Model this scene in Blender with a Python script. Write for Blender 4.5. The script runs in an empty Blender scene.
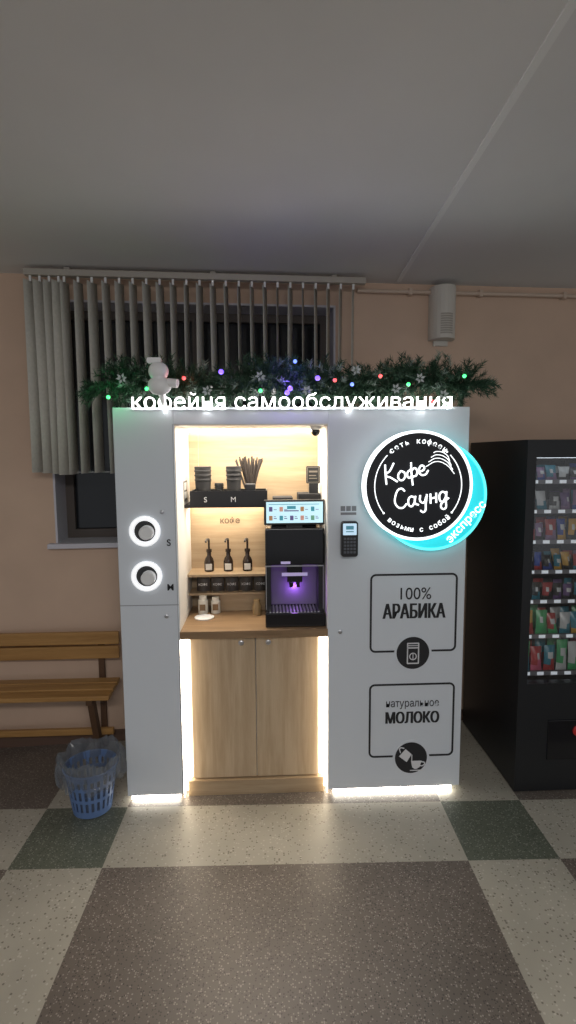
import bpy, bmesh, math, random
from mathutils import Vector, Matrix, Euler
random.seed(7)
S=bpy.context.scene
COL=S.collection
S.view_settings.view_transform='Standard'
# ---------------------------------------------------------------- materials
MATS={}
def mat(name,col,rough=.5,metal=0,emit=None,es=0,noise=0,nscale=20,bump=0,alpha=1,coat=0):
    if name in MATS: return MATS[name]
    m=bpy.data.materials.new(name); m.use_nodes=True
    nt=m.node_tree; b=nt.nodes['Principled BSDF']
    b.inputs['Base Color'].default_value=(*col,1); b.inputs['Roughness'].default_value=rough
    b.inputs['Metallic'].default_value=metal
    if coat: b.inputs['Coat Weight'].default_value=coat
    if emit: 
        b.inputs['Emission Color'].default_value=(*emit,1); b.inputs['Emission Strength'].default_value=es
    if alpha<1: b.inputs['Alpha'].default_value=alpha
    if noise or bump:
        tc=nt.nodes.new('ShaderNodeTexCoord'); nz=nt.nodes.new('ShaderNodeTexNoise')
        nz.inputs['Scale'].default_value=nscale; nz.inputs['Detail'].default_value=4
        nt.links.new(tc.outputs['Object'],nz.inputs['Vector'])
        if noise:
            r=nt.nodes.new('ShaderNodeValToRGB')
            r.color_ramp.elements[0].position=.3; r.color_ramp.elements[1].position=.7
            r.color_ramp.elements[0].color=(*[c*(1-noise) for c in col],1)
            r.color_ramp.elements[1].color=(*[min(1,c*(1+noise)) for c in col],1)
            nt.links.new(nz.outputs['Fac'],r.inputs['Fac']); nt.links.new(r.outputs['Color'],b.inputs['Base Color'])
        if bump:
            bp=nt.nodes.new('ShaderNodeBump'); bp.inputs['Strength'].default_value=bump; bp.inputs['Distance'].default_value=.01
            nt.links.new(nz.outputs['Fac'],bp.inputs['Height']); nt.links.new(bp.outputs['Normal'],b.inputs['Normal'])
    MATS[name]=m; return m
def wood(name,c1,c2,axis='Z',scale=1,rough=.45):
    m=bpy.data.materials.new(name); m.use_nodes=True; nt=m.node_tree; b=nt.nodes['Principled BSDF']
    tc=nt.nodes.new('ShaderNodeTexCoord'); mp=nt.nodes.new('ShaderNodeMapping')
    s=[14,14,14]; s['XYZ'.index(axis)]=.9
    mp.inputs['Scale'].default_value=[v*scale for v in s]
    nz=nt.nodes.new('ShaderNodeTexNoise'); nz.inputs['Scale'].default_value=2.2; nz.inputs['Detail'].default_value=7; nz.inputs['Distortion'].default_value=.6
    nz2=nt.nodes.new('ShaderNodeTexNoise'); nz2.inputs['Scale'].default_value=14; nz2.inputs['Detail'].default_value=3
    mx=nt.nodes.new('ShaderNodeMath'); mx.operation='MULTIPLY_ADD'; mx.inputs[1].default_value=.35
    r=nt.nodes.new('ShaderNodeValToRGB'); r.color_ramp.elements[0].position=.45; r.color_ramp.elements[1].position=.85
    r.color_ramp.elements[0].color=(*c2,1); r.color_ramp.elements[1].color=(*c1,1)
    L=nt.links
    L.new(tc.outputs['Object'],mp.inputs['Vector']); L.new(mp.outputs['Vector'],nz.inputs['Vector']); L.new(mp.outputs['Vector'],nz2.inputs['Vector'])
    L.new(nz2.outputs['Fac'],mx.inputs[0]); L.new(nz.outputs['Fac'],mx.inputs[2])
    L.new(mx.outputs[0],r.inputs['Fac']); L.new(r.outputs['Color'],b.inputs['Base Color'])
    b.inputs['Roughness'].default_value=rough
    MATS[name]=m; return m

M_white=mat('kiosk_white_laminate',(.65,.69,.74),.45)
M_whitein=mat('kiosk_inner_white',(.78,.76,.72),.5)
M_oak=wood('oak_laminate',(.50,.385,.26),(.38,.275,.17),'Z')
M_oakh=wood('oak_laminate_horizontal',(.46,.345,.22),(.35,.245,.145),'X')
M_led=mat('warm_led_strip',(1,1,1),.5,emit=(1,.85,.64),es=18)
M_ledw=mat('white_led_strip',(1,1,1),.5,emit=(1,.92,.78),es=16)
M_sign=mat('white_lit_letters',(1,1,1),.5,emit=(1,.98,.95),es=6)
M_signs=mat('white_lit_sign',(1,1,1),.5,emit=(.93,.98,1),es=1.6)
M_cyan=mat('cyan_lit_acrylic',(.02,.5,.55),.4,emit=(.02,.58,.66),es=.8)
M_cyan2=mat('cyan_lit_edge',(.05,.6,.6),.4,emit=(.12,.85,.88),es=1.3)
M_signblk=mat('sign_black_face',(.006,.008,.014),.5)
M_black=mat('black_plastic',(.012,.012,.014),.35)
M_blackm=mat('black_matte',(.02,.02,.022),.7)
M_gloss=mat('black_gloss',(.008,.008,.01),.12)
M_print=mat('black_print',(.015,.015,.018),.6)
M_steel=mat('brushed_steel',(.5,.5,.52),.3,1)
M_whitep=mat('white_plastic',(.8,.8,.8),.4)
M_screen=mat('menu_display',(.1,.2,.2),.3,emit=(.60,.85,.93),es=1.0)
M_screend=mat('menu_display_dark',(.05,.1,.1),.3,emit=(.04,.16,.22),es=1)
M_purple=mat('purple_led',(.4,.1,.8),.4,emit=(.5,.18,1),es=5)
# ---------------------------------------------------------------- helpers
class G:
    def __init__(s,name,org=(0,0,0),rot=0,local=False):
        e=bpy.data.objects.new(name,None); COL.objects.link(e); e.location=org; e.rotation_euler=(0,0,rot)
        e.empty_display_size=.1; s.e=e; s.o=Vector(org) if not local else Vector((0,0,0))
    def add(s,o,loc=None):
        if o.name not in COL.objects: COL.objects.link(o)
        o.parent=s.e
        if loc is not None: o.location=Vector(loc)-s.o
        return o
def mesh_obj(g,name,verts,faces,mats,fm=None,smooth=False,bevel=0,org=None):
    vs=[Vector(v) for v in verts]
    if org is None:
        org=sum(vs,Vector())/max(1,len(vs))
    org=Vector(org)
    me=bpy.data.meshes.new(name); me.from_pydata([v-org for v in vs],[],faces); me.update()
    if not isinstance(mats,(list,tuple)): mats=[mats]
    for m in mats: me.materials.append(m)
    if fm:
        for p,i in zip(me.polygons,fm): p.material_index=i
    if smooth:
        for p in me.polygons: p.use_smooth=True
    o=bpy.data.objects.new(name,me)
    if g: g.add(o,org)
    else: COL.objects.link(o); o.location=org
    if bevel:
        md=o.modifiers.new('bev','BEVEL'); md.width=bevel; md.segments=3; md.limit_method='ANGLE'
    return o
def boxv(x0,x1,y0,y1,z0,z1):
    return [(x0,y0,z0),(x1,y0,z0),(x1,y1,z0),(x0,y1,z0),(x0,y0,z1),(x1,y0,z1),(x1,y1,z1),(x0,y1,z1)]
BF=[(0,3,2,1),(4,5,6,7),(0,1,5,4),(1,2,6,5),(2,3,7,6),(3,0,4,7)]
def box(g,name,x0,x1,y0,y1,z0,z1,m,bevel=0):
    return mesh_obj(g,name,boxv(x0,x1,y0,y1,z0,z1),BF,m,bevel=bevel)
def boxes(g,name,lst,m,bevel=0,fmats=None):
    V=[];F=[];fm=[]
    for k,b in enumerate(lst):
        n=len(V); V+=boxv(*b[:6]); F+=[tuple(i+n for i in f) for f in BF]; fm+=[b[6] if len(b)>6 else 0]*6
    return mesh_obj(g,name,V,F,m,fm=fm,bevel=bevel)
def lathe(g,name,prof,base,axis,m,seg=40,smooth=True,capped=True):
    a=Vector(axis).normalized(); t=Vector((1,0,0)) if abs(a.x)<.9 else Vector((0,1,0))
    u=a.cross(t).normalized(); v=a.cross(u); base=Vector(base)
    V=[];F=[]
    for r,h in prof:
        for i in range(seg):
            th=2*math.pi*i/seg
            V.append(base+a*h+(u*math.cos(th)+v*math.sin(th))*r)
    for k in range(len(prof)-1):
        for i in range(seg):
            j=(i+1)%seg
            F.append((k*seg+i,k*seg+j,(k+1)*seg+j,(k+1)*seg+i))
    if capped:
        F.append(tuple(range(seg-1,-1,-1))); F.append(tuple((len(prof)-1)*seg+i for i in range(seg)))
    o=mesh_obj(g,name,V,F,m)
    me=o.data
    for p in me.polygons: p.use_smooth=smooth and len(p.vertices)==4
    es=o.modifiers.new('es','EDGE_SPLIT'); es.split_angle=math.radians(35)
    return o
def cyl(g,name,p0,p1,r,m,r1=None,seg=24):
    p0=Vector(p0);p1=Vector(p1); d=p1-p0
    return lathe(g,name,[(r,0),(r if r1 is None else r1,d.length)],p0,d,m,seg)
def sphere(g,name,c,r,m,sc=(1,1,1)):
    bm=bmesh.new(); bmesh.ops.create_uvsphere(bm,u_segments=20,v_segments=12,radius=r)
    bmesh.ops.scale(bm,vec=sc,verts=bm.verts)
    me=bpy.data.meshes.new(name); bm.to_mesh(me); bm.free(); me.materials.append(m)
    for p in me.polygons:p.use_smooth=True
    o=bpy.data.objects.new(name,me); g.add(o,c); return o
def tube(g,name,pts,r,m,smooth=True,cyc=False):
    cu=bpy.data.curves.new(name,'CURVE'); cu.dimensions='3D'; cu.bevel_depth=r; cu.bevel_resolution=3; cu.use_fill_caps=True
    if pts and not isinstance(pts[0][0],(tuple,list,Vector)): pts=[pts]
    for pl in pts:
        if smooth:
            sp=cu.splines.new('BEZIER'); sp.bezier_points.add(len(pl)-1)
            for b,p in zip(sp.bezier_points,pl): b.co=Vector(p)-g.o; b.handle_left_type=b.handle_right_type='AUTO'
        else:
            sp=cu.splines.new('POLY'); sp.points.add(len(pl)-1)
            for b,p in zip(sp.points,pl): b.co=(*(Vector(p)-g.o),1)
        sp.use_cyclic_u=cyc
    cu.materials.append(m)
    o=bpy.data.objects.new(name,cu); g.add(o); return o
def text(g,name,s,x,y,z,size,m,width=None,ext=.001,align='CENTER',rz=0,off=0,rot=None,height=None):
    cu=bpy.data.curves.new(name,'FONT'); cu.body=s; cu.size=size; cu.extrude=ext; cu.align_x=align; cu.offset=off
    cu.materials.append(m)
    o=bpy.data.objects.new(name,cu); g.add(o,(x,y,z))
    if rot is None: o.rotation_euler=(math.pi/2,0,0)
    else: o.rotation_euler=rot
    if rz: o.rotation_euler=(Matrix.Rotation(-rz,3,'Y')@Euler((math.pi/2,0,0)).to_matrix()).to_euler()
    if width:
        bpy.context.view_layer.update(); w=o.dimensions.x; h=o.dimensions.y
        if w>0: kx=width/w; o.scale=(kx,(height/h if height else kx),1)
    return o
def ring(g,name,c,ro,ri,y0,y1,m,seg=64):
    V=[];F=[]
    for (r,y) in ((ri,y0),(ro,y0),(ro,y1),(ri,y1)):
        for i in range(seg):
            t=2*math.pi*i/seg; V.append((c[0]+r*math.cos(t),y,c[1]+r*math.sin(t)))
    for k in range(4):
        for i in range(seg):
            j=(i+1)%seg; kk=(k+1)%4
            F.append((k*seg+i,k*seg+j,kk*seg+j,kk*seg+i))
    return mesh_obj(g,name,V,F,m)
def rrect_pts(x0,x1,z0,z1,r,n=6):
    P=[]
    for cx,cz,a0 in ((x1-r,z1-r,0),(x0+r,z1-r,90),(x0+r,z0+r,180),(x1-r,z0+r,270)):
        for i in range(n+1):
            a=math.radians(a0+90*i/n); P.append((cx+r*math.cos(a),cz+r*math.sin(a)))
    return P
def rframe(g,name,x0,x1,z0,z1,r,w,y,m,t=.002):
    A=rrect_pts(x0,x1,z0,z1,r); B=rrect_pts(x0+w,x1-w,z0+w,z1-w,max(r-w,.001)); n=len(A)
    V=[(p[0],y-t,p[1]) for p in A]+[(p[0],y-t,p[1]) for p in B]+[(p[0],y+.001,p[1]) for p in A]+[(p[0],y+.001,p[1]) for p in B]
    F=[]
    for i in range(n):
        j=(i+1)%n
        F+=[(i,j,n+j,n+i),(2*n+i,2*n+j,j,i),(n+i,n+j,3*n+j,3*n+i)]
    return mesh_obj(g,name,V,F,m)
def rplate(g,name,x0,x1,z0,z1,r,y0,y1,m,bevel=0):
    A=rrect_pts(x0,x1,z0,z1,r); n=len(A)
    V=[(p[0],y0,p[1]) for p in A]+[(p[0],y1,p[1]) for p in A]
    F=[tuple(range(n-1,-1,-1)),tuple(range(n,2*n))]+[(i,(i+1)%n,n+(i+1)%n,n+i) for i in range(n)]
    return mesh_obj(g,name,V,F,m,bevel=bevel)

# ---------------------------------------------------------------- floor
def floor_mat():
    m=bpy.data.materials.new('terrazzo_floor'); m.use_nodes=True; nt=m.node_tree; b=nt.nodes['Principled BSDF']; L=nt.links
    N=lambda t:nt.nodes.new(t)
    tc=N('ShaderNodeTexCoord'); sx=N('ShaderNodeSeparateXYZ'); L.new(tc.outputs['Object'],sx.inputs[0])
    def math_(op,a,bv):
        n=N('ShaderNodeMath'); n.operation=op
        for i,v in enumerate((a,bv)):
            if v is None: continue
            if isinstance(v,(int,float)): n.inputs[i].default_value=v
            else: L.new(v,n.inputs[i])
        return n.outputs[0]
    P=2.03
    fu=math_('FRACT',math_('DIVIDE',math_('ADD',sx.outputs['X'],20.3),P),None)
    fv=math_('FRACT',math_('DIVIDE',math_('ADD',sx.outputs['Y'],20.3),P),None)
    bu=math_('GREATER_THAN',fu,1.618/P); bv=math_('LESS_THAN',fv,.412/P)
    both=math_('MULTIPLY',bu,bv); anyb=math_('MAXIMUM',bu,bv)
    def terr(base,c1,c2,scale,th):
        vo=N('ShaderNodeTexVoronoi'); vo.inputs['Scale'].default_value=scale; L.new(tc.outputs['Object'],vo.inputs['Vector'])
        cs=N('ShaderNodeSeparateColor'); L.new(vo.outputs['Color'],cs.inputs[0])
        inside=math_('LESS_THAN',vo.outputs['Distance'],.42)
        s1=math_('MULTIPLY',math_('LESS_THAN',cs.outputs[0],th),inside)
        s2=math_('MULTIPLY',math_('GREATER_THAN',cs.outputs[0],1-th),inside)
        a=N('ShaderNodeMix'); a.data_type='RGBA'; a.inputs['A'].default_value=(*base,1); a.inputs['B'].default_value=(*c1,1); L.new(s1,a.inputs['Factor'])
        c=N('ShaderNodeMix'); c.data_type='RGBA'; L.new(a.outputs['Result'],c.inputs['A']); c.inputs['B'].default_value=(*c2,1); L.new(s2,c.inputs['Factor'])
        return c.outputs['Result']
    dark=terr((.165,.138,.118),(.36,.32,.28),(.08,.066,.056),135,.25)
    beige=terr((.46,.43,.36),(.58,.55,.48),(.22,.20,.16),95,.14)
    green=terr((.135,.15,.115),(.32,.33,.28),(.07,.08,.06),135,.25)
    def mix(a,c,f):
        n=N('ShaderNodeMix'); n.data_type='RGBA'; L.new(a,n.inputs['A']); L.new(c,n.inputs['B']); L.new(f,n.inputs['Factor']); return n.outputs['Result']
    c=mix(mix(dark,beige,anyb),green,both)
    nz=N('ShaderNodeTexNoise'); nz.inputs['Scale'].default_value=2.2; nz.inputs['Detail'].default_value=5; L.new(tc.outputs['Object'],nz.inputs['Vector'])
    rp=N('ShaderNodeValToRGB'); rp.color_ramp.elements[0].position=.3; rp.color_ramp.elements[0].color=(.74,.74,.74,1); rp.color_ramp.elements[1].position=.7
    L.new(nz.outputs['Fac'],rp.inputs['Fac'])
    mu=N('ShaderNodeMix'); mu.data_type='RGBA'; mu.blend_type='MULTIPLY'; mu.inputs['Factor'].default_value=1
    L.new(c,mu.inputs['A']); L.new(rp.outputs['Color'],mu.inputs['B']); L.new(mu.outputs['Result'],b.inputs['Base Color'])
    b.inputs['Roughness'].default_value=.42
    return m
FX,FY,FR=-.7272,2.2332,-.0264
me=bpy.data.meshes.new('floor')
me.from_pydata([(-5,-6,0),(6.5,-6,0),(6.5,1.9,0),(-5,1.9,0),(-5,-6,-.1),(6.5,-6,-.1),(6.5,1.9,-.1),(-5,1.9,-.1)],[],[(0,1,2,3),(7,6,5,4),(0,4,5,1),(1,5,6,2),(2,6,7,3),(3,7,4,0)])
me.materials.append(floor_mat()); fo=bpy.data.objects.new('floor',me); COL.objects.link(fo); fo.location=(FX,FY,0); fo.rotation_euler=(0,0,FR)

# ---------------------------------------------------------------- ceiling + wall
CZ=2.84
M_ceil=mat('ceiling_whitewash',(.74,.735,.72),.9,noise=.06,nscale=.9)
box(None,'ceiling',-5,6,-5,4.3,CZ,CZ+.12,M_ceil)
gj=box(None,'trim_ceiling_joint',.61,.634,-5,3.38,CZ-.006,CZ+.002,mat('joint_plaster',(.84,.84,.82),.9))
gj.rotation_euler=(0,0,-.05)
WO=(0,3.38,0); WR=math.atan(.06)
M_wall=mat('peach_wall_paint',(.64,.46,.345),.85,noise=.05,nscale=3)
M_reveal=mat('window_reveal_paint',(.62,.60,.66),.8)
wl=[(-5,-1.26,0,.3,0,CZ),(.45,6,0,.3,0,CZ),(-1.26,.45,0,.3,0,1.27),(-1.26,.45,0,.3,2.70,CZ)]
V=[];F=[]
for b in wl:
    n=len(V);V+=boxv(*b);F+=[tuple(i+n for i in f) for f in BF]
w=mesh_obj(None,'wall_back',V,F,M_wall,org=(0,0,0)); w.location=WO; w.rotation_euler=(0,0,WR)
gw=G('window_1',WO,WR,True)
boxes(gw,'reveals',[(-1.262,-1.25,-.002,.25,1.27,2.70),(.44,.452,-.002,.25,1.27,2.70),(-1.26,.45,-.002,.25,2.69,2.702)],M_reveal)
box(gw,'sill',-1.30,.48,-.05,.25,1.245,1.275,M_reveal,.004)
boxes(gw,'frame',[(-1.25,-1.2,.2,.26,1.275,2.69),(.39,.44,.2,.26,1.275,2.69),(-1.2,.39,.2,.26,1.275,1.33),(-1.2,.39,.2,.26,2.64,2.69),(-.43,-.37,.2,.26,1.33,2.64)],mat('window_frame_brown',(.10,.08,.07),.6))
box(gw,'night_glass',-1.2,.39,.235,.245,1.33,2.64,mat('night_glass',(.012,.014,.018),.08))
bb=box(None,'baseboard_back',-5,6,-.018,0,0,.07,mat('baseboard_brown',(.12,.07,.05),.5))
bb.location=Vector(WO)+Matrix.Rotation(WR,3,'Z')@Vector(bb.location); bb.rotation_euler=(0,0,WR)
# pipe
gp=G('trim_cable_pipe',WO,WR,True)
cyl(gp,'pipe',(.58,-.03,2.785),(5.5,-.03,2.785),.012,mat('pipe_paint',(.62,.48,.38),.6))
boxes(gp,'clips',[(x,x+.02,-.045,0,2.765,2.805) for x in (.9,1.35,1.9,2.6)],MATS['pipe_paint'])
# blinds
gb=G('vertical_blinds',WO,WR,True)
M_rail=mat('blind_rail',(.42,.38,.33),.5); M_slat=mat('blind_fabric',(.64,.62,.56),.85,noise=.06,nscale=60)
box(gb,'head_rail',-1.31,.60,-.17,-.125,2.785,2.82,M_rail,.004)
boxes(gb,'brackets',[(x,x+.03,-.15,0,2.82,2.835) for x in (-1.1,-.3,.4)],M_rail)
V=[];F=[]
xs=[]
x=-1.28
while x<-1.12: xs.append((x,math.radians(random.uniform(50,64)))); x+=.05
x=-1.10
while x<.56: xs.append((x,math.radians(random.uniform(66,78)))); x+=.074
for x,a in xs:
    wd=.089; dx=math.cos(a)*wd/2; dy=math.sin(a)*wd/2; zb=1.70+random.uniform(-.01,.01)
    sw=random.uniform(-.012,.012)
    n=len(V); px,py=-math.sin(a)*.006,math.cos(a)*.006
    for (z,k) in ((zb,1),(2.2,.5),(2.76,0)):
        V+=[(x-dx+sw*k,-.147-dy,z),(x+px+sw*k,-.147+py,z),(x+dx+sw*k,-.147+dy,z)]
    for r in range(2):
        for c in range(2): F.append((n+r*3+c,n+r*3+c+1,n+r*3+c+4,n+r*3+c+3))
o=mesh_obj(gb,'slats',V,F,M_slat,smooth=True)
sd=o.modifiers.new('s','SOLIDIFY'); sd.thickness=.001
boxes(gb,'carriers',[(x-.006,x+.006,-.153,-.141,2.755,2.79) for x,a in xs],M_whitep)
tube(gb,'bead_chain',[[(x,-.12,1.705) for x,a in xs]],.0015,M_whitep,smooth=False)
# speaker
gs=G('wall_speaker',(WO[0]+.03,WO[1],WO[2]+.008),WR,True)
M_spk=mat('speaker_beige',(.62,.58,.52),.5); 
V=[];F=[]
prof=[]
for i in range(13):
    t=math.pi*i/12; prof.append((1.085-.078*math.cos(t),-.03-.09*math.sin(t)))
prof=[(1.007,0)]+prof+[(1.163,0)]
n=len(prof)
for z in (2.49,2.805):
    for p in prof: V.append((p[0],p[1],z))
F=[(i,i+1,n+i+1,n+i) for i in range(n-1)]+[tuple(range(n-1,-1,-1)),tuple(range(n,2*n)),(n-1,0,n,2*n-1)]
mesh_obj(gs,'housing',V,F,M_spk,bevel=.004)
V=[];F=[]
pr=[(1.085-.071*math.cos(math.pi*i/12),-.033-.09*math.sin(math.pi*i/12)) for i in range(1,12)]
n=len(pr)
for k in range(9):
    z0=2.515+k*.014
    m0=len(V)
    for z in (z0,z0+.009):
        for p in pr: V.append((p[0],p[1],z))
    F+=[(m0+i,m0+i+1,m0+n+i+1,m0+n+i) for i in range(n-1)]
mesh_obj(gs,'grille',V,F,mat('speaker_grille',(.40,.36,.31),.6))
box(gs,'wall_bracket',1.04,1.13,-.02,0,2.46,2.825,M_spk)

# ---------------------------------------------------------------- kiosk
D=2.69; BK=3.17; KT=2.030
k=G('self_service_coffee_kiosk',(.15,2.95,0))
XL,XLi,XRi,XR=-.727,-.435,.322,1.030
box(k,'left_column',XL,XLi,D,BK+.05,.03,KT,M_white,.003)
box(k,'right_column',XRi,XR,D,BK+.05,.03,KT,M_white,.003)
box(k,'header',XLi,XRi,D,BK+.05,1.95,KT,M_white)
box(k,'soffit_panel',XLi,XRi,D+.01,BK,1.944,1.9505,M_whitein)
boxes(k,'column_inner_liners',[(XLi,XLi+.004,D+.006,BK,.906,1.944),(XRi-.004,XRi,D+.006,BK,.906,1.944)],M_whitein)
boxes(k,'feet',[(XL+.03,XL+.07,D+.06,D+.1,0,.03),(XLi-.07,XLi-.03,D+.06,D+.1,0,.03),(XRi+.05,XRi+.09,D+.06,D+.1,0,.03),(XR-.09,XR-.05,D+.06,D+.1,0,.03),
   (XL+.03,XL+.07,BK-.05,BK,0,.03),(XR-.09,XR-.05,BK-.05,BK,0,.03)],M_blackm)
boxes(k,'panel_grooves',[(XL,XLi,D-.0008,D+.001,1.047,1.0505),
   (XLi-.006,XLi-.004,D-.0008,D+.001,.035,1.95)],mat('groove_grey',(.25,.26,.28),.6))
box(k,'back_panel_oak',XLi,XRi,BK,BK+.03,.86,1.945,M_oakh)
box(k,'counter_top',XLi,XRi,D+.004,BK,.865,.905,wood('oak_counter',(.30,.19,.10),(.20,.12,.06),'X'),.002)
boxes(k,'lower_cabinet_recess',[(XLi,XRi,D+.075,BK,.0,.865)],M_whitein)
boxes(k,'cabinet_door',[(-.388,-.0535,D+.045,D+.065,.09,.86),(-.0495,.275,D+.045,D+.065,.09,.86)],M_oak,.0015)
box(k,'plinth',-.415,.305,D+.03,D+.07,0,.082,M_oakh,.001)
for i,x in enumerate((-.125,.015)):
    lathe(k,'door_knob_%d'%i,[(.006,0),(.006,.012),(.013,.016),(.014,.024),(.008,.028)],(x,D+.045,.835),(0,-1,0),M_steel)
M_leds=mat('warm_led_side_strip',(1,1,1),.5,emit=(1,.84,.62),es=11)
boxes(k,'side_led_strips',[(-.430,-.402,D+.066,D+.072,.01,.858),(.288,.316,D+.066,D+.072,.01,.858),
    (XLi,XLi+.005,D+.006,D+.030,.01,.858),(XRi-.005,XRi,D+.006,D+.030,.01,.858)],M_leds)
boxes(k,'underglow_strips',[(XL+.02,XLi-.02,D+.008,D+.02,.006,.024),(XRi+.03,XR-.04,D+.008,D+.02,.006,.024)],M_ledw)
box(k,'top_led_strip',XLi+.01,XRi-.01,BK-.03,BK-.01,1.932,1.943,M_led)
box(k,'shelf_led_strip',XLi+.01,.30,BK-.03,BK-.012,1.503,1.512,M_led)
for i,(x,z) in enumerate(((-.504,1.52),(-.497,.99),(.385,.89))):
    lathe(k,'cam_lock_%d'%i,[(.010,0),(.010,.004),(.006,.006)],(x,D,z),(0,-1,0),M_steel)
# cup dispensers
M_ringe=mat('lit_dispenser_ring',(1,1,1),.4,emit=(.95,.97,1),es=.65)
for i,(x,z,l) in enumerate(((-.590,1.426,'S'),(-.588,1.199,'M'))):
    lathe(k,'cup_dispenser_ring_%d'%i,[(.076,0),(.076,.012),(.070,.02),(.056,.02),(.052,.004)],(x,D,z),(0,-1,0),M_ringe,capped=False)
    lathe(k,'cup_dispenser_shade_disc_%d'%i,[(.0545,0),(.0545,.003)],(x,D,z),(0,-1,0),M_blackm)  # flat black disc; the hole's shade is put into its colour
    lathe(k,'cup_bottom_%d'%i,[(.036,0),(.034,.035),(.030,.037),(.029,.032),(.001,.032)],(x+.010,D,z-.006),(0,-1,0),M_whitep)
    text(k,'cup_size_label_'+l,l,x+.115,D-.001,z-.075,.046,M_print,off=.0008)
# header letters
hl=text(k,'header_letters','кофейня самообслуживания',.152,D-.014,KT-.008,.115,M_sign,width=1.56,ext=.006,off=-.0014)
hl.scale.y*=.93
box(k,'letter_rail',-.64,.94,D-.008,D-.0005,KT-.014,KT-.008,M_white)
# info boxes on right column
for i,(z1,z0,big,bs,small,ss,order) in enumerate(((1.19,.775,'АРАБИКА',.322,'100%',.16,0),(.605,.20,'МОЛОКО',.28,'натуральное',.28,1))):
    rframe(k,'info_frame_%d'%i,.538,.992,z0,z1,.03,.010,D,M_print)
    text(k,'info_small_%d'%i,small,.768,D-.001,(1.055 if i==0 else .478),.06,M_print,width=ss,height=(.062 if i==0 else .044))
    for j,dx in enumerate((-.0035,-.0012,.0012,.0035)):
        text(k,'info_big_%d_%d'%(i,j),big,.768+dx,D-.001-.0001*j,(.955 if i==0 else .388),.09,M_print,width=bs,height=(.078 if i==0 else .064))
    zc=z0-.005
    lathe(k,'info_icon_disc_%d'%i,[(.086,0),(.086,.003)],(.765,D,zc),(0,-1,0),M_print,seg=48)
    ring(k,'info_icon_ring_%d'%i,(.765,zc),.098,.086,D-.0025,D,M_white)
M_ic=mat('icon_white',(.7,.7,.72),.6)
y=D-.004
rframe(k,'icon_pack',.733,.797,.712,.825,.004,.006,y,M_ic)
boxes(k,'icon_pack_lines',[(.733,.797,y-.002,y,.795,.801),(.738,.792,y-.002,y,.808,.812)],M_ic)
ring(k,'icon_bean',(.765,.752),.020,.015,y-.002,y,M_ic,24)
boxes(k,'icon_bean_split',[(.763,.767,y-.002,y,.735,.769)],M_ic)
mesh_obj(k,'icon_jug',[(.700,y,.205),(.735,y,.245),(.768,y,.215),(.742,y,.172)],[(0,3,2,1)],M_ic)
tube(k,'icon_jug_handle',[(.708,y,.225),(.705,y,.25),(.728,y,.25)],.003,M_ic)
mesh_obj(k,'icon_cup',[(.765,y,.178),(.822,y,.178),(.812,y,.142),(.795,y,.132),(.785,y,.132),(.772,y,.142)],[(0,5,4,3,2,1)],M_ic)
tube(k,'icon_cup_handle',[(.820,y,.172),(.838,y,.165),(.828,y,.150),(.813,y,.150)],.003,M_ic)
box(k,'icon_saucer',.760,.832,y-.001,y,.122,.127,M_ic)
box(k,'icon_pour',.767,.771,y-.001,y,.178,.212,M_ic)
boxes(k,'terminal_sticker',[(.385,.408,D-.001,D,1.515,1.54),(.413,.436,D-.001,D,1.515,1.54),(.441,.464,D-.001,D,1.515,1.54),(.385,.464,D-.001,D,1.495,1.508)],mat('sticker_grey',(.2,.2,.22),.5))

# ---- interior fittings
box(k,'cup_shelf',XLi+.004,XRi-.004,2.95,BK,1.513,1.53,M_black)
boxes(k,'cup_organizer',[(-.40,.02,2.94,2.948,1.52,1.605),(-.40,-.392,2.948,3.12,1.53,1.605),(.012,.02,2.948,3.12,1.53,1.605),(-.24,-.235,2.948,3.12,1.53,1.6),(-.40,.02,3.115,3.12,1.53,1.605)],M_black)
boxes(k,'napkin_tray',[(.05,.16,2.96,3.1,1.53,1.565),(.19,.31,2.95,3.1,1.53,1.585)],M_blackm,.003)
text(k,'organizer_label_S','S',-.315,2.938,1.545,.04,M_whitep); text(k,'organizer_label_M','M',-.165,2.938,1.545,.04,M_whitep)
def cupstack(name,x,yy,z0,r,h,n=3):
    pr=[(r*.82,0)]
    for i in range(n):
        hh=h*(.62+.36*i/n); pr+=[(r*(.90+.04*i/n),hh),(r*(.97+.05*i/n),hh+.002),(r*(.97+.05*i/n),hh+.009),(r*(.90+.04*i/n),hh+.011)]
    pr+=[(r*.97,h),(r*.85,h+.002),(r*.4,h+.002)]
    lathe(k,name,pr,(x,yy,z0),(0,0,1),M_blackm,28)
cupstack('cup_stack_small',-.335,3.02,1.53,.048,.205); cupstack('cup_stack_medium',-.165,3.02,1.53,.044,.205)
cupstack('lid_stack',-.25,3.06,1.53,.026,.11)
st=[]
for i in range(34):
    a=random.uniform(-.35,.4); b=random.uniform(-.1,.15); x0=-.075+random.uniform(-.015,.015)
    st.append([(x0,3.04,1.56),(x0+a*.22,3.04+b*.1,1.56+.22+random.uniform(-.015,.012))])
tube(k,'stirrers',st,.0042,mat('stirrer_black',(.03,.022,.018),.6),smooth=False)
box(k,'stirrer_cup',-.105,-.045,3.01,3.07,1.53,1.64,M_black,.008)
rplate(k,'small_menu_stand',.235,.312,1.64,1.735,.006,2.98,2.986,M_black)
rframe(k,'small_menu_stand_frame',.24,.307,1.645,1.73,.005,.003,2.979,mat('frame_grey',(.2,.18,.15),.5),.001)
boxes(k,'small_menu_stand_lines',[(.25,.297,2.978,2.98,1.70,1.71),(.25,.29,2.978,2.98,1.68,1.686),(.25,.295,2.978,2.98,1.665,1.67)],MATS['frame_grey'])
box(k,'small_menu_stand_foot',.25,.30,2.97,3.01,1.585,1.64,M_black)
lathe(k,'dome_camera_base',[(.03,0),(.03,.012),(.024,.02)],(.27,2.80,1.944),(0,0,-1),M_whitep)
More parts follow.
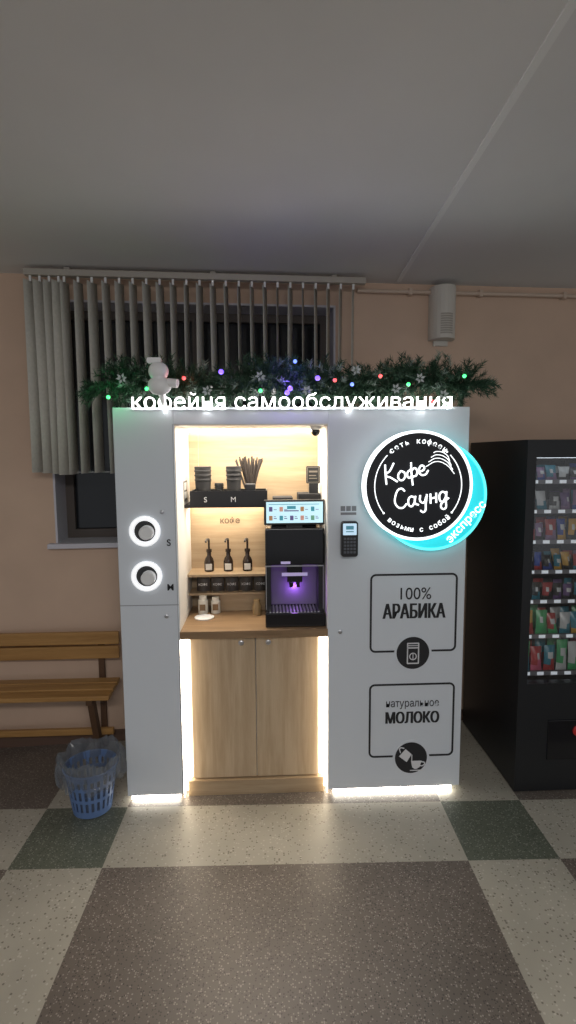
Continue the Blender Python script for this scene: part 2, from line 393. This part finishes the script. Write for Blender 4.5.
sphere(k,'dome_camera_lens',(.27,2.80,1.915),.023,M_gloss)
box(k,'wall_notice',XLi+.004,XLi+.007,2.93,3.05,1.55,1.66,mat('notice_grey',(.12,.12,.12),.5))
boxes(k,'wall_notice_icons',[(XLi+.007,XLi+.008,2.95,3.03,1.61,1.65),(XLi+.007,XLi+.008,2.95,3.03,1.565,1.60)],M_whitep)
box(k,'syrup_shelf',XLi+.004,.02,3.0,BK,1.118,1.133,M_oakh,.001)
box(k,'pouch_shelf',XLi+.004,.02,3.03,BK,1.005,1.018,M_oakh,.001)
box(k,'counter_box_oak',-.26,.0,3.06,BK,.905,1.005,M_oakh)
text(k,'wall_logo','кофе',-.20,BK-.002,1.40,.05,mat('logo_brown',(.12,.08,.05),.6),off=.001)
for i,x in enumerate((-.318,-.208,-.098)):
    lathe(k,'syrup_bottle_%d'%i,[(.026,0),(.028,.005),(.028,.055),(.022,.075),(.012,.09),(.012,.11),(.016,.112),(.016,.128),(.006,.13),(.006,.185)],(x,3.09,1.133),(0,0,1),mat('syrup_dark',(.03,.018,.012),.25),20)
    tube(k,'syrup_pump_%d'%i,[(x,3.09,1.318),(x-.008,3.06,1.322),(x-.012,3.035,1.312)],.006,M_black)
    box(k,'syrup_label_%d'%i,x-.018,x+.018,3.060,3.063,1.145,1.18,M_whitein)
M_kraft=mat('pouch_dark',(.045,.035,.03),.5)
for i in range(5):
    x=-.39+i*.082
    V=[];F=[]
    for side in (0,1):
        for r in range(5):
            for c in range(5):
                u=c/4;v=r/4; bul=.018*math.sin(math.pi*u)*(1-v**2*.9)
                V.append((x+u*.074,3.08+(-bul if side==0 else bul),1.018+v*.092))
    for side in (0,1):
        for r in range(4):
            for c in range(4):
                a=side*25+r*5+c; q=(a,a+1,a+6,a+5); F.append(q if side==0 else q[::-1])
    mesh_obj(k,'coffee_pouch_%d'%i,V,F,M_kraft,smooth=True)
    text(k,'coffee_pouch_label_%d'%i,'КОФЕ',x+.037,3.058,1.055,.022,M_whitep,width=.05)
for i,(x,r,h,c) in enumerate(((-.352,.028,.10,'w'),(-.28,.026,.09,'w'))):
    lathe(k,'topping_jar_%d'%i,[(r,0),(r,h*.75),(r*.7,h*.82),(r*.8,h*.82),(r*.8,h),(r*.3,h+.002)],(x,3.03,.905),(0,0,1),mat('jar_white',(.75,.72,.64),.35))
    box(k,'topping_jar_label_%d'%i,x-.016,x+.016,3.03-r-.002,3.03-r+.001,.925,.96,mat('jar_label',(.2,.12,.06),.6))
lathe(k,'glass_jar',[(.024,0),(.026,.05),(.018,.065),(.018,.085)],(-.045,2.98,.905),(0,0,1),mat('jar_amber',(.35,.24,.12),.2))
lathe(k,'round_coaster',[(.052,0),(.054,.006),(.046,.008),(.044,.004),(.001,.004)],(-.335,2.93,.905),(0,0,1),M_whitep)

# ---- round light sign
sg=G('round_illuminated_sign',(.78,2.63,1.63))
cb=(.833,1.592); ca=(.745,1.645)
lathe(sg,'cyan_disc',[(.270,0),(.270,.048),(.266,.052)],(cb[0],D,cb[1]),(0,-1,0),M_cyan,seg=96)
ring(sg,'cyan_rim',cb,.274,.262,D-.055,D-.003,M_cyan2,96)
lathe(sg,'black_disc',[(.255,0),(.255,.055)],(ca[0],D-.056,ca[1]),(0,-1,0),M_signblk,seg=96)
ring(sg,'white_rim',ca,.266,.253,D-.114,D-.058,M_signs,96)
yf=D-.112
def arc(c,r,a0,a1,n=24): return [(c[0]+r*math.cos(math.radians(a0+(a1-a0)*i/n)),yf,c[1]+r*math.sin(math.radians(a0+(a1-a0)*i/n))) for i in range(n+1)]
tube(sg,'thin_ring',[arc(ca,.212,-38,44),arc(ca,.212,136,218)],.0022,M_signs,smooth=False)
def arctext(s,r,a_mid,size,step,inward=False):
    n=len(s)
    for i,ch in enumerate(s):
        if ch==' ': continue
        off=(i-(n-1)/2)*step
        a=a_mid-off if not inward else a_mid+off
        ar=math.radians(a)
        x=ca[0]+r*math.cos(ar); z=ca[1]+r*math.sin(ar)
        th=(ar-math.pi/2) if not inward else (ar+math.pi/2)
        o=text(sg,'arc_letter',ch,x,yf,z,size,M_signs,off=.0002)
        o.rotation_euler=(Matrix.Rotation(-th,3,'Y')@Matrix.Rotation(math.pi/2,3,'X')).to_euler()
arctext('сеть кофеен',.203,91,.036,7.4)
arctext('возьми с собой',.224,-88,.034,6.4,True)
for a in (130,50,-38,-142): 
    sphere(sg,'dot',(ca[0]+.212*math.cos(math.radians(a)),yf,ca[1]+.212*math.sin(math.radians(a))),.005,M_signs)
LT={'К':[[(.2,0),(.32,.95),(.5,1.9)],[(1.35,1.85),(.8,1.2),(.35,.9),(.75,.55),(1.3,0)]],
'о':[[(1.85,.95),(1.5,.6),(1.6,.08),(2.0,.15),(2.15,.65),(1.85,.95)]],
'ф':[[(2.98,1.5),(2.8,.5),(2.66,-.7)],[(2.8,.85),(2.42,.6),(2.45,.1),(2.75,.2)],[(2.88,.75),(3.25,.85),(3.25,.2),(2.8,.1)]],
'е':[[(3.6,.4),(4.1,.6),(3.95,.95),(3.62,.7),(3.65,.12),(4.05,.02),(4.45,.35)]]}
LT2={'С':[[(1.25,1.55),(.9,1.85),(.3,1.2),(.3,.3),(.8,0),(1.3,.35)]],
'а':[[(2.1,.8),(1.75,.95),(1.45,.45),(1.65,.02),(2.0,.3),(2.15,.85)],[(2.2,.95),(2.1,.25),(2.4,.05)]],
'у':[[(2.65,.95),(2.62,.35),(2.9,.2),(3.2,.7)],[(3.3,.95),(3.1,.1),(2.8,-.7),(2.5,-.5)]],
'н':[[(3.65,.95),(3.55,0)],[(3.6,.48),(4.1,.52)],[(4.2,.95),(4.1,0)]],
'д':[[(5.1,.8),(4.75,.95),(4.45,.45),(4.65,.02),(5.0,.3),(5.15,.85)],[(5.2,.95),(5.05,.1),(4.8,-.7),(4.5,-.4),(5.35,.3)]]}
def script(LL,ox,oz,sc,rot):
    c,s_=math.cos(rot),math.sin(rot); out=[]
    for ps in LL.values():
        for pl in ps: out.append([(ox+sc*(x*c-z*s_),yf-.002,oz+sc*(x*s_+z*c)) for x,z in pl])
    return out
tube(sg,'script_word_upper',script(LT,ca[0]-.165,ca[1]+.005,.050,.24),.0042,M_signs)
tube(sg,'script_word_lower',script(LT2,ca[0]-.118,ca[1]-.112,.051,.14),.0042,M_signs)
fl=[]
for i in range(4):
    z=ca[1]+.112+.016*i; x=ca[0]+.085
    fl.append([(x-.05+.012*i,yf,z-.02+.006*i),(x,yf,z+.004),(x+.05,yf,z-.012),(x+.09-.008*i,yf,z-.055+.004*i)])
tube(sg,'script_flourish',fl,.0018,M_signs)
o=text(sg,'crescent_text','экспресс',cb[0]+.172,D-.056,cb[1]-.132,.058,M_signs,rz=math.radians(47),off=.0005)
o.data.align_y='CENTER'

# ---- payment terminal
pt=G('payment_terminal',(.425,2.67,1.38))
rplate(pt,'back_bracket',.395,.455,1.33,1.43,.01,D-.02,D,M_black)
rplate(pt,'body',.382,.466,1.29,1.468,.014,D-.05,D-.018,M_black,bevel=.004)
rplate(pt,'screen',.390,.458,1.40,1.458,.004,D-.0515,D-.0495,mat('terminal_screen',(.1,.15,.2),.2,emit=(.55,.75,.9),es=.9))
boxes(pt,'screen_icon',[(.405,.443,D-.053,D-.051,1.415,1.42),(.405,.443,D-.053,D-.051,1.428,1.446)],M_screend)
boxes(pt,'keys',[(.394+.016*c,.406+.016*c,D-.053,D-.05,1.308+.017*r,1.319+.017*r) for r in range(5) for c in range(4)],mat('key_grey',(.10,.11,.13),.5),.001)

# ---- coffee machine
cm=G('bean_to_cup_coffee_machine',(.16,2.9,.905))
x0,x1=.004,.312; yf2=2.775; yb=3.14
zb=.905
boxes(cm,'body',[(x0,x1,2.90,yb,zb+.03,1.42),(x0,x0+.03,yf2+.01,2.90,zb+.03,1.26),(x1-.03,x1,yf2+.01,2.90,zb+.03,1.26)],M_black,.003)
box(cm,'upper_front',x0,x1,yf2,2.90,1.225,1.42,M_gloss,.008)
box(cm,'top_hopper',x0+.03,x1-.03,2.86,3.12,1.42,1.50,mat('hopper_dark',(.03,.03,.035),.15),.01)
boxes(cm,'drip_tray',[(x0-.002,x1+.002,2.735,2.90,zb,zb+.075)],M_gloss,.006)
boxes(cm,'drip_grate',[(x0+.02+.018*i,x0+.028+.018*i,2.75,2.88,zb+.075,zb+.08) for i in range(15)],M_steel)
box(cm,'rear_base',x0,x1,2.90,yb,zb,zb+.03,M_black)
boxes(cm,'spout',[(.118,.198,2.79,2.87,1.13,1.225),(.13,.15,2.80,2.84,1.10,1.13),(.166,.186,2.80,2.84,1.10,1.13)],M_gloss,.004)
boxes(cm,'spout_label',[(.085,.135,2.773,2.776,1.232,1.245),(.09,.225,2.786,2.7905,1.165,1.182)],mat('label_violet_glow',(.6,.55,.75),.4,emit=(.5,.4,.8),es=.3))  # lavender label, faint violet glow put into its material
boxes(cm,'brew_back_plate',[(x0+.03,x1-.03,2.888,2.8995,.985,1.225)],mat('brew_plate',(.13,.11,.17),.3))
boxes(cm,'purple_leds',[(x0+.035,.11,2.865,2.872,1.214,1.2245),(.205,x1-.035,2.865,2.872,1.214,1.2245)],M_purple)
boxes(cm,'steel_trim',[(x0,x1,2.772,2.777,1.218,1.224),(x0+.002,x0+.006,2.772,2.79,.99,1.22),(x1-.006,x1-.002,2.772,2.79,.99,1.22)],M_steel)
o=box(cm,'display_housing',x0-.004,x1+.002,2.77,2.80,1.437,1.567,M_black,.004)
o2=box(cm,'display_screen',x0+.008,x1-.008,2.768,2.7705,1.448,1.557,M_screen)
tc_=[mat('drink_tile_%d'%i,c,.4,emit=c,es=.7) for i,c in enumerate(((.35,.18,.08),(.05,.25,.32),(.10,.08,.20),(.5,.25,.2),(.12,.3,.2)))]
tl=[]
for c in range(5): 
    xx=x0+.022+.054*c
    tl.append((xx,xx+.018,2.7665,2.768,1.462,1.486,c)); tl.append((xx+.024,xx+.04,2.7665,2.768,1.470,1.474,2)); tl.append((xx+.024,xx+.036,2.7665,2.768,1.480,1.483,2))
for c in (0,1,3,4):
    xx=x0+.022+.054*c
    tl.append((xx,xx+.018,2.7665,2.768,1.508,1.532,(c+2)%5)); tl.append((xx+.024,xx+.04,2.7665,2.768,1.516,1.519,2))
tl.append((x0+.10,x0+.175,2.7665,2.768,1.508,1.514,2)); tl.append((x0+.02,x0+.28,2.7665,2.768,1.543,1.546,1)); tl.append((x0+.115,x0+.16,2.7665,2.768,1.52,1.536,1))
boxes(cm,'display_tiles',tl,tc_,0)
box(cm,'display_stem',.12,.20,2.80,2.88,1.42,1.55,M_black)

# ---------------------------------------------------------------- garland
gg=G('christmas_garland',(.17,2.74,2.12))
def gpath(t):
    x=-.80+1.88*t
    z=2.145+.018*math.sin(t*17)+.014*math.sin(t*31+1)
    if t<.05: z-=.04*(1-t/.05)
    if t>.9: z+=.02*(t-.9)/.1
    yy=2.735+.02*math.sin(t*11)
    return Vector((x,yy,z))
V=[];F=[];fm=[]
def needle(p,d,l,w,mi):
    d=d.normalized(); s=d.cross(Vector((random.uniform(-1,1),random.uniform(-1,1),random.uniform(-1,1)))).normalized()*w
    n=len(V); V.extend([p-s,p+s,p+d*l]); F.append((n,n+1,n+2)); fm.append(mi)
for i in range(900):
    t=random.random()*1.0; p=gpath(t)
    a=random.uniform(0,2*math.pi)
    lx=random.uniform(-.8,.8)
    d=Vector((lx,math.cos(a)*.7,math.sin(a)))
    if p.y+d.y*.1>2.8 : d.y*=.6
    if d.z<0: d.z*=.5
    if abs(p.x-.15)<.85 and d.y<0: d.y*=.75
    d.normalize(); L=random.uniform(.09,.165)
    if d.z<-.1 and d.y<0: L*=.62
    if t<.02 or t>.98: d=Vector((-1 if t<.5 else 1,random.uniform(-.5,.5),random.uniform(-.6,.6))).normalized(); L=.10
    nn=54
    tipw=random.random()<.10
    for j in range(nn):
        f=j/nn; q=p+d*L*f+Vector((0,0,-.02*f*f))
        side=Vector((random.uniform(-1,1),random.uniform(-1,1),random.uniform(-1,1)))
        side=(side-d*side.dot(d)).normalized()
        mi=random.choice((0,0,1)) if not(tipw and f>.6) else 2
        needle(q,d*.9+side,random.uniform(.024,.038),.0023,mi)
    n=len(V); s=d.cross(Vector((0,0,1))).normalized()*.0015; e=p+d*L
    V.extend([p-s,p+s,e]); F.append((n,n+1,n+2)); fm.append(3)
mesh_obj(gg,'needles',V,F,[mat('fir_needle_dark',(.016,.052,.026),.6),mat('fir_needle_green',(.045,.105,.055),.6),mat('fir_tip_frosted',(.26,.33,.28),.7),mat('twig_brown',(.03,.02,.012),.8)],fm=fm)
tube(gg,'core_wire',[tuple(gpath(i/30)) for i in range(31)],.008,MATS['fir_needle_dark'])
def bulb(name,x,z,yy,col,es=18,r=.008):
    m=mat('bulb_'+col[0],(.5,.5,.5),.3,emit=col[1],es=es); sphere(gg,'bulb_'+name,(x,yy,z),r,m)
GR=('green',(.03,1,.22));RD=('red',(1,.04,.04));BL=('blue',(.10,.2,1));PU=('purple',(.16,.06,1))
bl=[(-.745,2.08,GR),(-.38,2.17,RD),(-.01,2.11,GR),(.135,2.12,PU),(.12,2.10,PU),(.16,2.25,BL),(.355,2.16,RD),(.58,2.18,RD),(.84,2.055,RD),(1.0,2.18,GR),(-.2,2.20,PU),(.44,2.14,BL),(-.56,2.12,GR),(.72,2.14,GR),(.27,2.17,PU)]
for i,(x,z,c) in enumerate(bl): bulb('%d'%i,x*.955,(z-1.8)*.955+1.8,2.575,c,es=2.4,r=.009 if c[0]!='purple' else .012)
def glow(name,loc,col,e):
    l=bpy.data.lights.new(name,'POINT'); l.energy=e; l.color=col; l.shadow_soft_size=.01
    o=bpy.data.objects.new(name,l); gg.add(o,loc)
glow('fairy_glow_violet',(.125,2.59,2.125),(.2,.08,1),.5); glow('fairy_glow_green',(-.71,2.60,2.08),(.05,1,.3),.25)
glow('fairy_glow_red',(-.365,2.60,2.155),(1,.1,.05),.12); glow('fairy_glow_blue',(.155,2.60,2.235),(.1,.2,1),.2)
# ornaments: small white poinsettias
M_pet=mat('petal_white',(.50,.54,.54),.6)
for i,(x,z) in enumerate(((-.27,2.11),(-.01,2.18),(.22,2.11),(.46,2.21),(.66,2.12),(.90,2.09),(-.68,2.17),(.78,2.17))):
    V=[];F=[];x*=.955;z=(z-1.8)*.955+1.8
    for kx in range(6):
        a=kx*math.pi/3+random.random()*.4; n=len(V); r=.026
        for (rr,da,yy) in ((.004,0,0),(.015,.45,-.004),(r,0,-.010),(.015,-.45,-.004)):
            V.append((x+rr*math.cos(a+da),2.585+yy,z+rr*math.sin(a+da)))
        F.append((n,n+1,n+2,n+3))
    mesh_obj(gg,'flower_%d'%i,V,F,M_pet)
# white security camera on kiosk top
sc=G('white_security_camera',(-.475,2.70,KT))
cyl(sc,'stalk',(-.478,2.695,KT+.001),(-.478,2.60,2.115),.014,M_whitep)
cyl(sc,'mount_plate',(-.478,2.70,KT),(-.478,2.70,KT+.006),.028,M_whitep)
sphere(sc,'body',(-.472,2.56,2.118),.052,M_whitep,(1.05,.8,.85))
sphere(sc,'head',(-.475,2.56,2.182),.046,M_whitep,(1,.9,.95))
cyl(sc,'neck',(-.472,2.56,2.135),(-.474,2.56,2.16),.034,M_whitep)
o=rplate(sc,'antenna_flap',-.525,-.462,2.218,2.243,.006,2.55,2.58,M_whitep)
cyl(sc,'lens',(-.43,2.55,2.13),(-.388,2.54,2.125),.02,M_whitep)

# ---------------------------------------------------------------- bench
be=G('wooden_bench',(-1.6,3.1,0))
M_bw=wood('varnished_pine',(.47,.26,.09),(.32,.16,.05),'X',1,.35); M_bd=mat('bench_dark_wood',(.10,.05,.025),.5)
BX0,BX1=-2.7,-.885
boxes(be,'back_rail',[(BX0,BX1,3.215,3.24,.665,.742),(BX0,BX1,3.21,3.235,.578,.655)],M_bw,.005)
boxes(be,'seat_slats',[(BX0,BX1,2.965,3.045,.425,.452),(BX0,BX1,3.055,3.135,.43,.457),(BX0,BX1,3.145,3.215,.432,.459)],M_bw,.005)
boxes(be,'rear_legs',[(x,x+.035,3.24,3.265,0,.72) for x in (-2.5,-1.75,-1.02)],M_bd,.003)
boxes(be,'seat_bearers',[(x,x+.035,2.98,3.24,.39,.425) for x in (-2.5,-1.75,-1.02)],M_bd,.003)
V=[];F=[]
for x in (-2.5,-1.75,-1.02):
    n=len(V); 
    V+=[(x,3.0,.40),(x+.035,3.0,.40),(x+.035,3.05,.40),(x,3.05,.40),(x+.02,3.08,0),(x+.055,3.08,0),(x+.055,3.13,0),(x+.02,3.13,0)]
    F+=[tuple(n+i for i in f) for f in [(0,1,2,3),(7,6,5,4),(4,5,1,0),(5,6,2,1),(6,7,3,2),(7,4,0,3)]]
mesh_obj(be,'front_legs',V,F,M_bd,bevel=.003)
box(be,'stretcher',BX0+.1,BX1-.05,3.20,3.225,.10,.14,M_bw,.003)

# ---------------------------------------------------------------- waste basket
wb=G('plastic_waste_basket',(-.90,2.65,0))
M_bl=mat('basket_blue',(.12,.20,.40),.45)
c=(-.895,2.65)
V=[];F=[];seg=48;rows=14
for r in range(rows+1):
    h=.005+.235*r/rows; R=.095+.035*r/rows
    for i in range(seg):
        t=2*math.pi*i/seg; V.append((c[0]+R*math.cos(t),c[1]+R*math.sin(t),h))
for r in range(rows):
    for i in range(seg):
        hole=(r not in (0,1,5,9,12,13)) and i%2==0
        if hole: continue
        j=(i+1)%seg; F.append((r*seg+i,r*seg+j,(r+1)*seg+j,(r+1)*seg+i))
F.append(tuple(range(seg-1,-1,-1)))
o=mesh_obj(wb,'basket',V,F,M_bl); s=o.modifiers.new('s','SOLIDIFY'); s.thickness=.003
tube(wb,'rim',[(c[0]+.131*math.cos(2*math.pi*i/32),c[1]+.131*math.sin(2*math.pi*i/32),.24) for i in range(32)],.005,M_bl,cyc=True)
M_bag=bpy.data.materials.new('bag_translucent'); M_bag.use_nodes=True; nt=M_bag.node_tree
b=nt.nodes['Principled BSDF']; b.inputs['Base Color'].default_value=(.20,.22,.25,1); b.inputs['Roughness'].default_value=.2; b.inputs['Alpha'].default_value=.42
V=[];F=[];seg=96
prof=[(.085,.03),(.10,.12),(.118,.20),(.125,.245),(.135,.285),(.150,.305),(.160,.275),(.160,.235),(.154,.195),(.148,.17)]
for r,(R,h) in enumerate(prof):
    for i in range(seg):
        t=2*math.pi*i/seg; w=(.3+r*.1)
        rr=R+w*.013*math.sin(t*9+r*.8)+w*random.uniform(-.009,.009); hh=h+w*(.014*math.sin(t*5+1+r*.3)+random.uniform(-.008,.008))
        V.append((c[0]+rr*math.cos(t),c[1]+rr*math.sin(t),hh))
for r in range(len(prof)-1):
    for i in range(seg):
        j=(i+1)%seg; F.append((r*seg+i,r*seg+j,(r+1)*seg+j,(r+1)*seg+i))
mesh_obj(wb,'liner_bag',V,F,M_bag)

# ---------------------------------------------------------------- vending machine
vm=G('snack_vending_machine',(1.75,3.0,0))
vx0,vx1,vy0,vy1,vz=1.315,2.22,2.655,3.40,1.865
M_vb=mat('vending_black_steel',(.012,.013,.015),.4)
M_vi=mat('vending_inside',(.05,.05,.055),.6)
wx0,wx1,wz0,wz1=1.362,1.90,.60,1.775
boxes(vm,'cabinet',[(vx0,vx0+.03,vy0+.05,vy1,.012,vz),(vx1-.03,vx1,vy0+.05,vy1,.012,vz),(vx0+.03,vx1-.03,vy1-.03,vy1,.012,vz),(vx0+.03,vx1-.03,vy0+.05,vy1-.03,vz-.04,vz),(vx0+.03,vx1-.03,vy0+.05,vy1-.03,.012,.50)],M_vb)
boxes(vm,'door_frame',[(vx0,wx0,vy0,vy0+.05,.006,vz),(wx1,vx1,vy0,vy0+.05,.006,vz),(wx0,wx1,vy0,vy0+.05,wz1,vz),(wx0,wx1,vy0,vy0+.05,.006,wz0)],M_vb)
boxes(vm,'feet',[(x,x+.05,y_,y_+.05,0,.02) for x in (vx0+.03,vx1-.08) for y_ in (vy0+.06,vy1-.08)],M_blackm)
box(vm,'inner_divider',wx1+.01,wx1+.03,vy0+.06,vy1-.04,.5,vz-.04,M_vi)
M_gl=bpy.data.materials.new('vending_glass'); M_gl.use_nodes=True; nt=M_gl.node_tree; nt.nodes.remove(nt.nodes['Principled BSDF'])
tr=nt.nodes.new('ShaderNodeBsdfTransparent'); gl=nt.nodes.new('ShaderNodeBsdfGlossy'); gl.inputs['Roughness'].default_value=.05; mx=nt.nodes.new('ShaderNodeMixShader'); mx.inputs[0].default_value=.07
nt.links.new(tr.outputs[0],mx.inputs[1]); nt.links.new(gl.outputs[0],mx.inputs[2]); nt.links.new(mx.outputs[0],nt.nodes['Material Output'].inputs['Surface'])
box(vm,'glass',wx0,wx1,vy0+.02,vy0+.026,wz0,wz1,M_gl)
trays=[1.655,1.50,1.34,1.18,1.02,.83,.625]
boxes(vm,'trays',[(wx0-.01,wx1+.01,vy0+.09,vy1-.05,z-.012,z) for z in trays],M_vi)
boxes(vm,'price_strips',[(wx0,wx1,vy0+.084,vy0+.09,z-.016,z+.006) for z in trays],mat('price_strip',(.12,.12,.13),.4))
boxes(vm,'price_tags',[(wx0+.02+.075*i,wx0+.055+.075*i,vy0+.081,vy0+.084,z-.013,z+.004) for z in trays for i in range(7)],mat('price_tag',(.75,.78,.8),.5,emit=(.8,.9,1),es=.25))
cols=[(.10,.05,.16),(.03,.06,.26),(.30,.03,.03),(.02,.02,.02),(.04,.28,.10),(.42,.44,.44),(.45,.26,.04),(.20,.12,.22),(.02,.16,.22),(.45,.10,.16)]
PM=[mat('pack_%d'%i,cc,.3) for i,cc in enumerate(cols)]
V=[];F=[];fm=[]
cyc={0:(0,7,8,5,3,1,7),1:(1,5,3,0,7,8,9),2:(3,7,2,1,6,3,0),3:(3,1,3,8,6,2,7),4:(3,3,2,3,0,8,3),5:(6,4,2,5,8,4,9),6:(4,2,8,4,5,9,6)}
for ti,z in enumerate(trays):
    H=[.085,.11,.11,.10,.09,.13,.16][ti]
    x=wx0+.012; ii=0
    while x<wx1-.06:
        wdt=random.uniform(.046,.07) if ti<5 else random.uniform(.058,.08)
        mi=cyc[ti][ii%7]; mi2=cyc[ti][(ii*3+2)%7]; ii+=1
        Hh=H*random.uniform(.78,1.05); lean=random.uniform(-.012,.012)
        for dep in range(2):
            yy=vy0+.115+dep*.1; n=len(V)
            for side in (0,1):
                for r in range(5):
                    for c_ in range(5):
                        u=c_/4;v=r/4; bul=.022*math.sin(math.pi*u)*math.sin(math.pi*v)**.6 if 0<v<1 else 0
                        V.append((x+(u*(1-.10*math.sin(math.pi*v))+.05*math.sin(math.pi*v))*wdt*.90+lean*v,yy+.015*v+(-bul if side==0 else bul),z+v*Hh))
            for side in (0,1):
                for r in range(4):
                    for c_ in range(4):
                        a=n+side*25+r*5+c_; q=(a,a+1,a+6,a+5); F.append(q if side==0 else q[::-1])
                        fm.append(5 if (r==2 and c_ in(1,2) and random.random()<.6) else (mi2 if r==0 or (r==1 and c_>1) else mi))
        x+=wdt
mesh_obj(vm,'snack_packs',V,F,PM,fm=fm,smooth=True)
box(vm,'inner_light_tube',wx0+.02,wx1-.02,vy0+.06,vy0+.075,wz1-.002,wz1+.01,mat('vending_tube',(1,1,1),.5,emit=(.8,.9,1),es=2.4))
box(vm,'inner_side_light',wx0-.012,wx0-.004,vy0+.06,vy0+.07,wz0,wz1,MATS['vending_tube'])
box(vm,'delivery_flap',wx0+.12,wx1-.03,vy0-.006,vy0+.01,.18,.40,M_gloss,.004)
lathe(vm,'red_return_button',[(.03,0),(.03,.012),(.02,.018)],(1.645,vy0,.34),(0,-1,0),mat('red_plastic',(.5,.02,.02),.4))
boxes(vm,'coin_panel',[(1.98,2.14,vy0-.008,vy0,1.0,1.5)],M_steel,.004)
boxes(vm,'keypad',[(2.0+.04*i,2.03+.04*i,vy0-.014,vy0-.008,1.25+.04*j,1.28+.04*j) for i in range(3) for j in range(4)],M_blackm,.002)

# ---------------------------------------------------------------- lights
def area(name,loc,rot,sx,sy,e,col):
    l=bpy.data.lights.new(name,'AREA'); l.shape='RECTANGLE'; l.size=sx; l.size_y=sy; l.energy=e; l.color=col
    o=bpy.data.objects.new(name,l); COL.objects.link(o); o.location=loc; o.rotation_euler=rot; return o
area('ceiling_lamp_light',(.1,-1.2,2.78),(math.radians(12),0,0),1.6,.4,58,(1,.97,.94))
area('kiosk_soffit_light',(-.05,2.93,1.935),(0,0,0),.66,.16,11,(1,.90,.76))
area('kiosk_shelf_light',(-.2,3.07,1.50),(0,0,0),.38,.06,2.0,(1,.87,.70))
pl=bpy.data.lights.new('machine_purple_light','POINT'); pl.energy=.5; pl.color=(.5,.2,1); pl.shadow_soft_size=.02
o=bpy.data.objects.new('machine_purple_light',pl); COL.objects.link(o); o.location=(.16,2.85,1.08)
W=bpy.data.worlds.new('World'); S.world=W; W.use_nodes=True
W.node_tree.nodes['Background'].inputs[0].default_value=(.92,.95,1,1); W.node_tree.nodes['Background'].inputs[1].default_value=.40

# ---------------------------------------------------------------- camera
f,p,yw,r=541.4893,.1061,.0447,-.0064
fw=Vector((math.sin(yw)*math.cos(p),math.cos(yw)*math.cos(p),-math.sin(p)))
rt=Vector((math.cos(yw),-math.sin(yw),0)); up=rt.cross(fw)
rt2=rt*math.cos(r)+up*math.sin(r); up2=rt2.cross(fw)
cd=bpy.data.cameras.new('camera'); cd.sensor_fit='VERTICAL'; cd.sensor_height=36; cd.lens=36*f/1024
co=bpy.data.objects.new('camera',cd); COL.objects.link(co)
m=Matrix((rt2,up2,-fw)).transposed().to_4x4(); m.translation=Vector((0,0,1.8)); co.matrix_world=m
S.camera=co
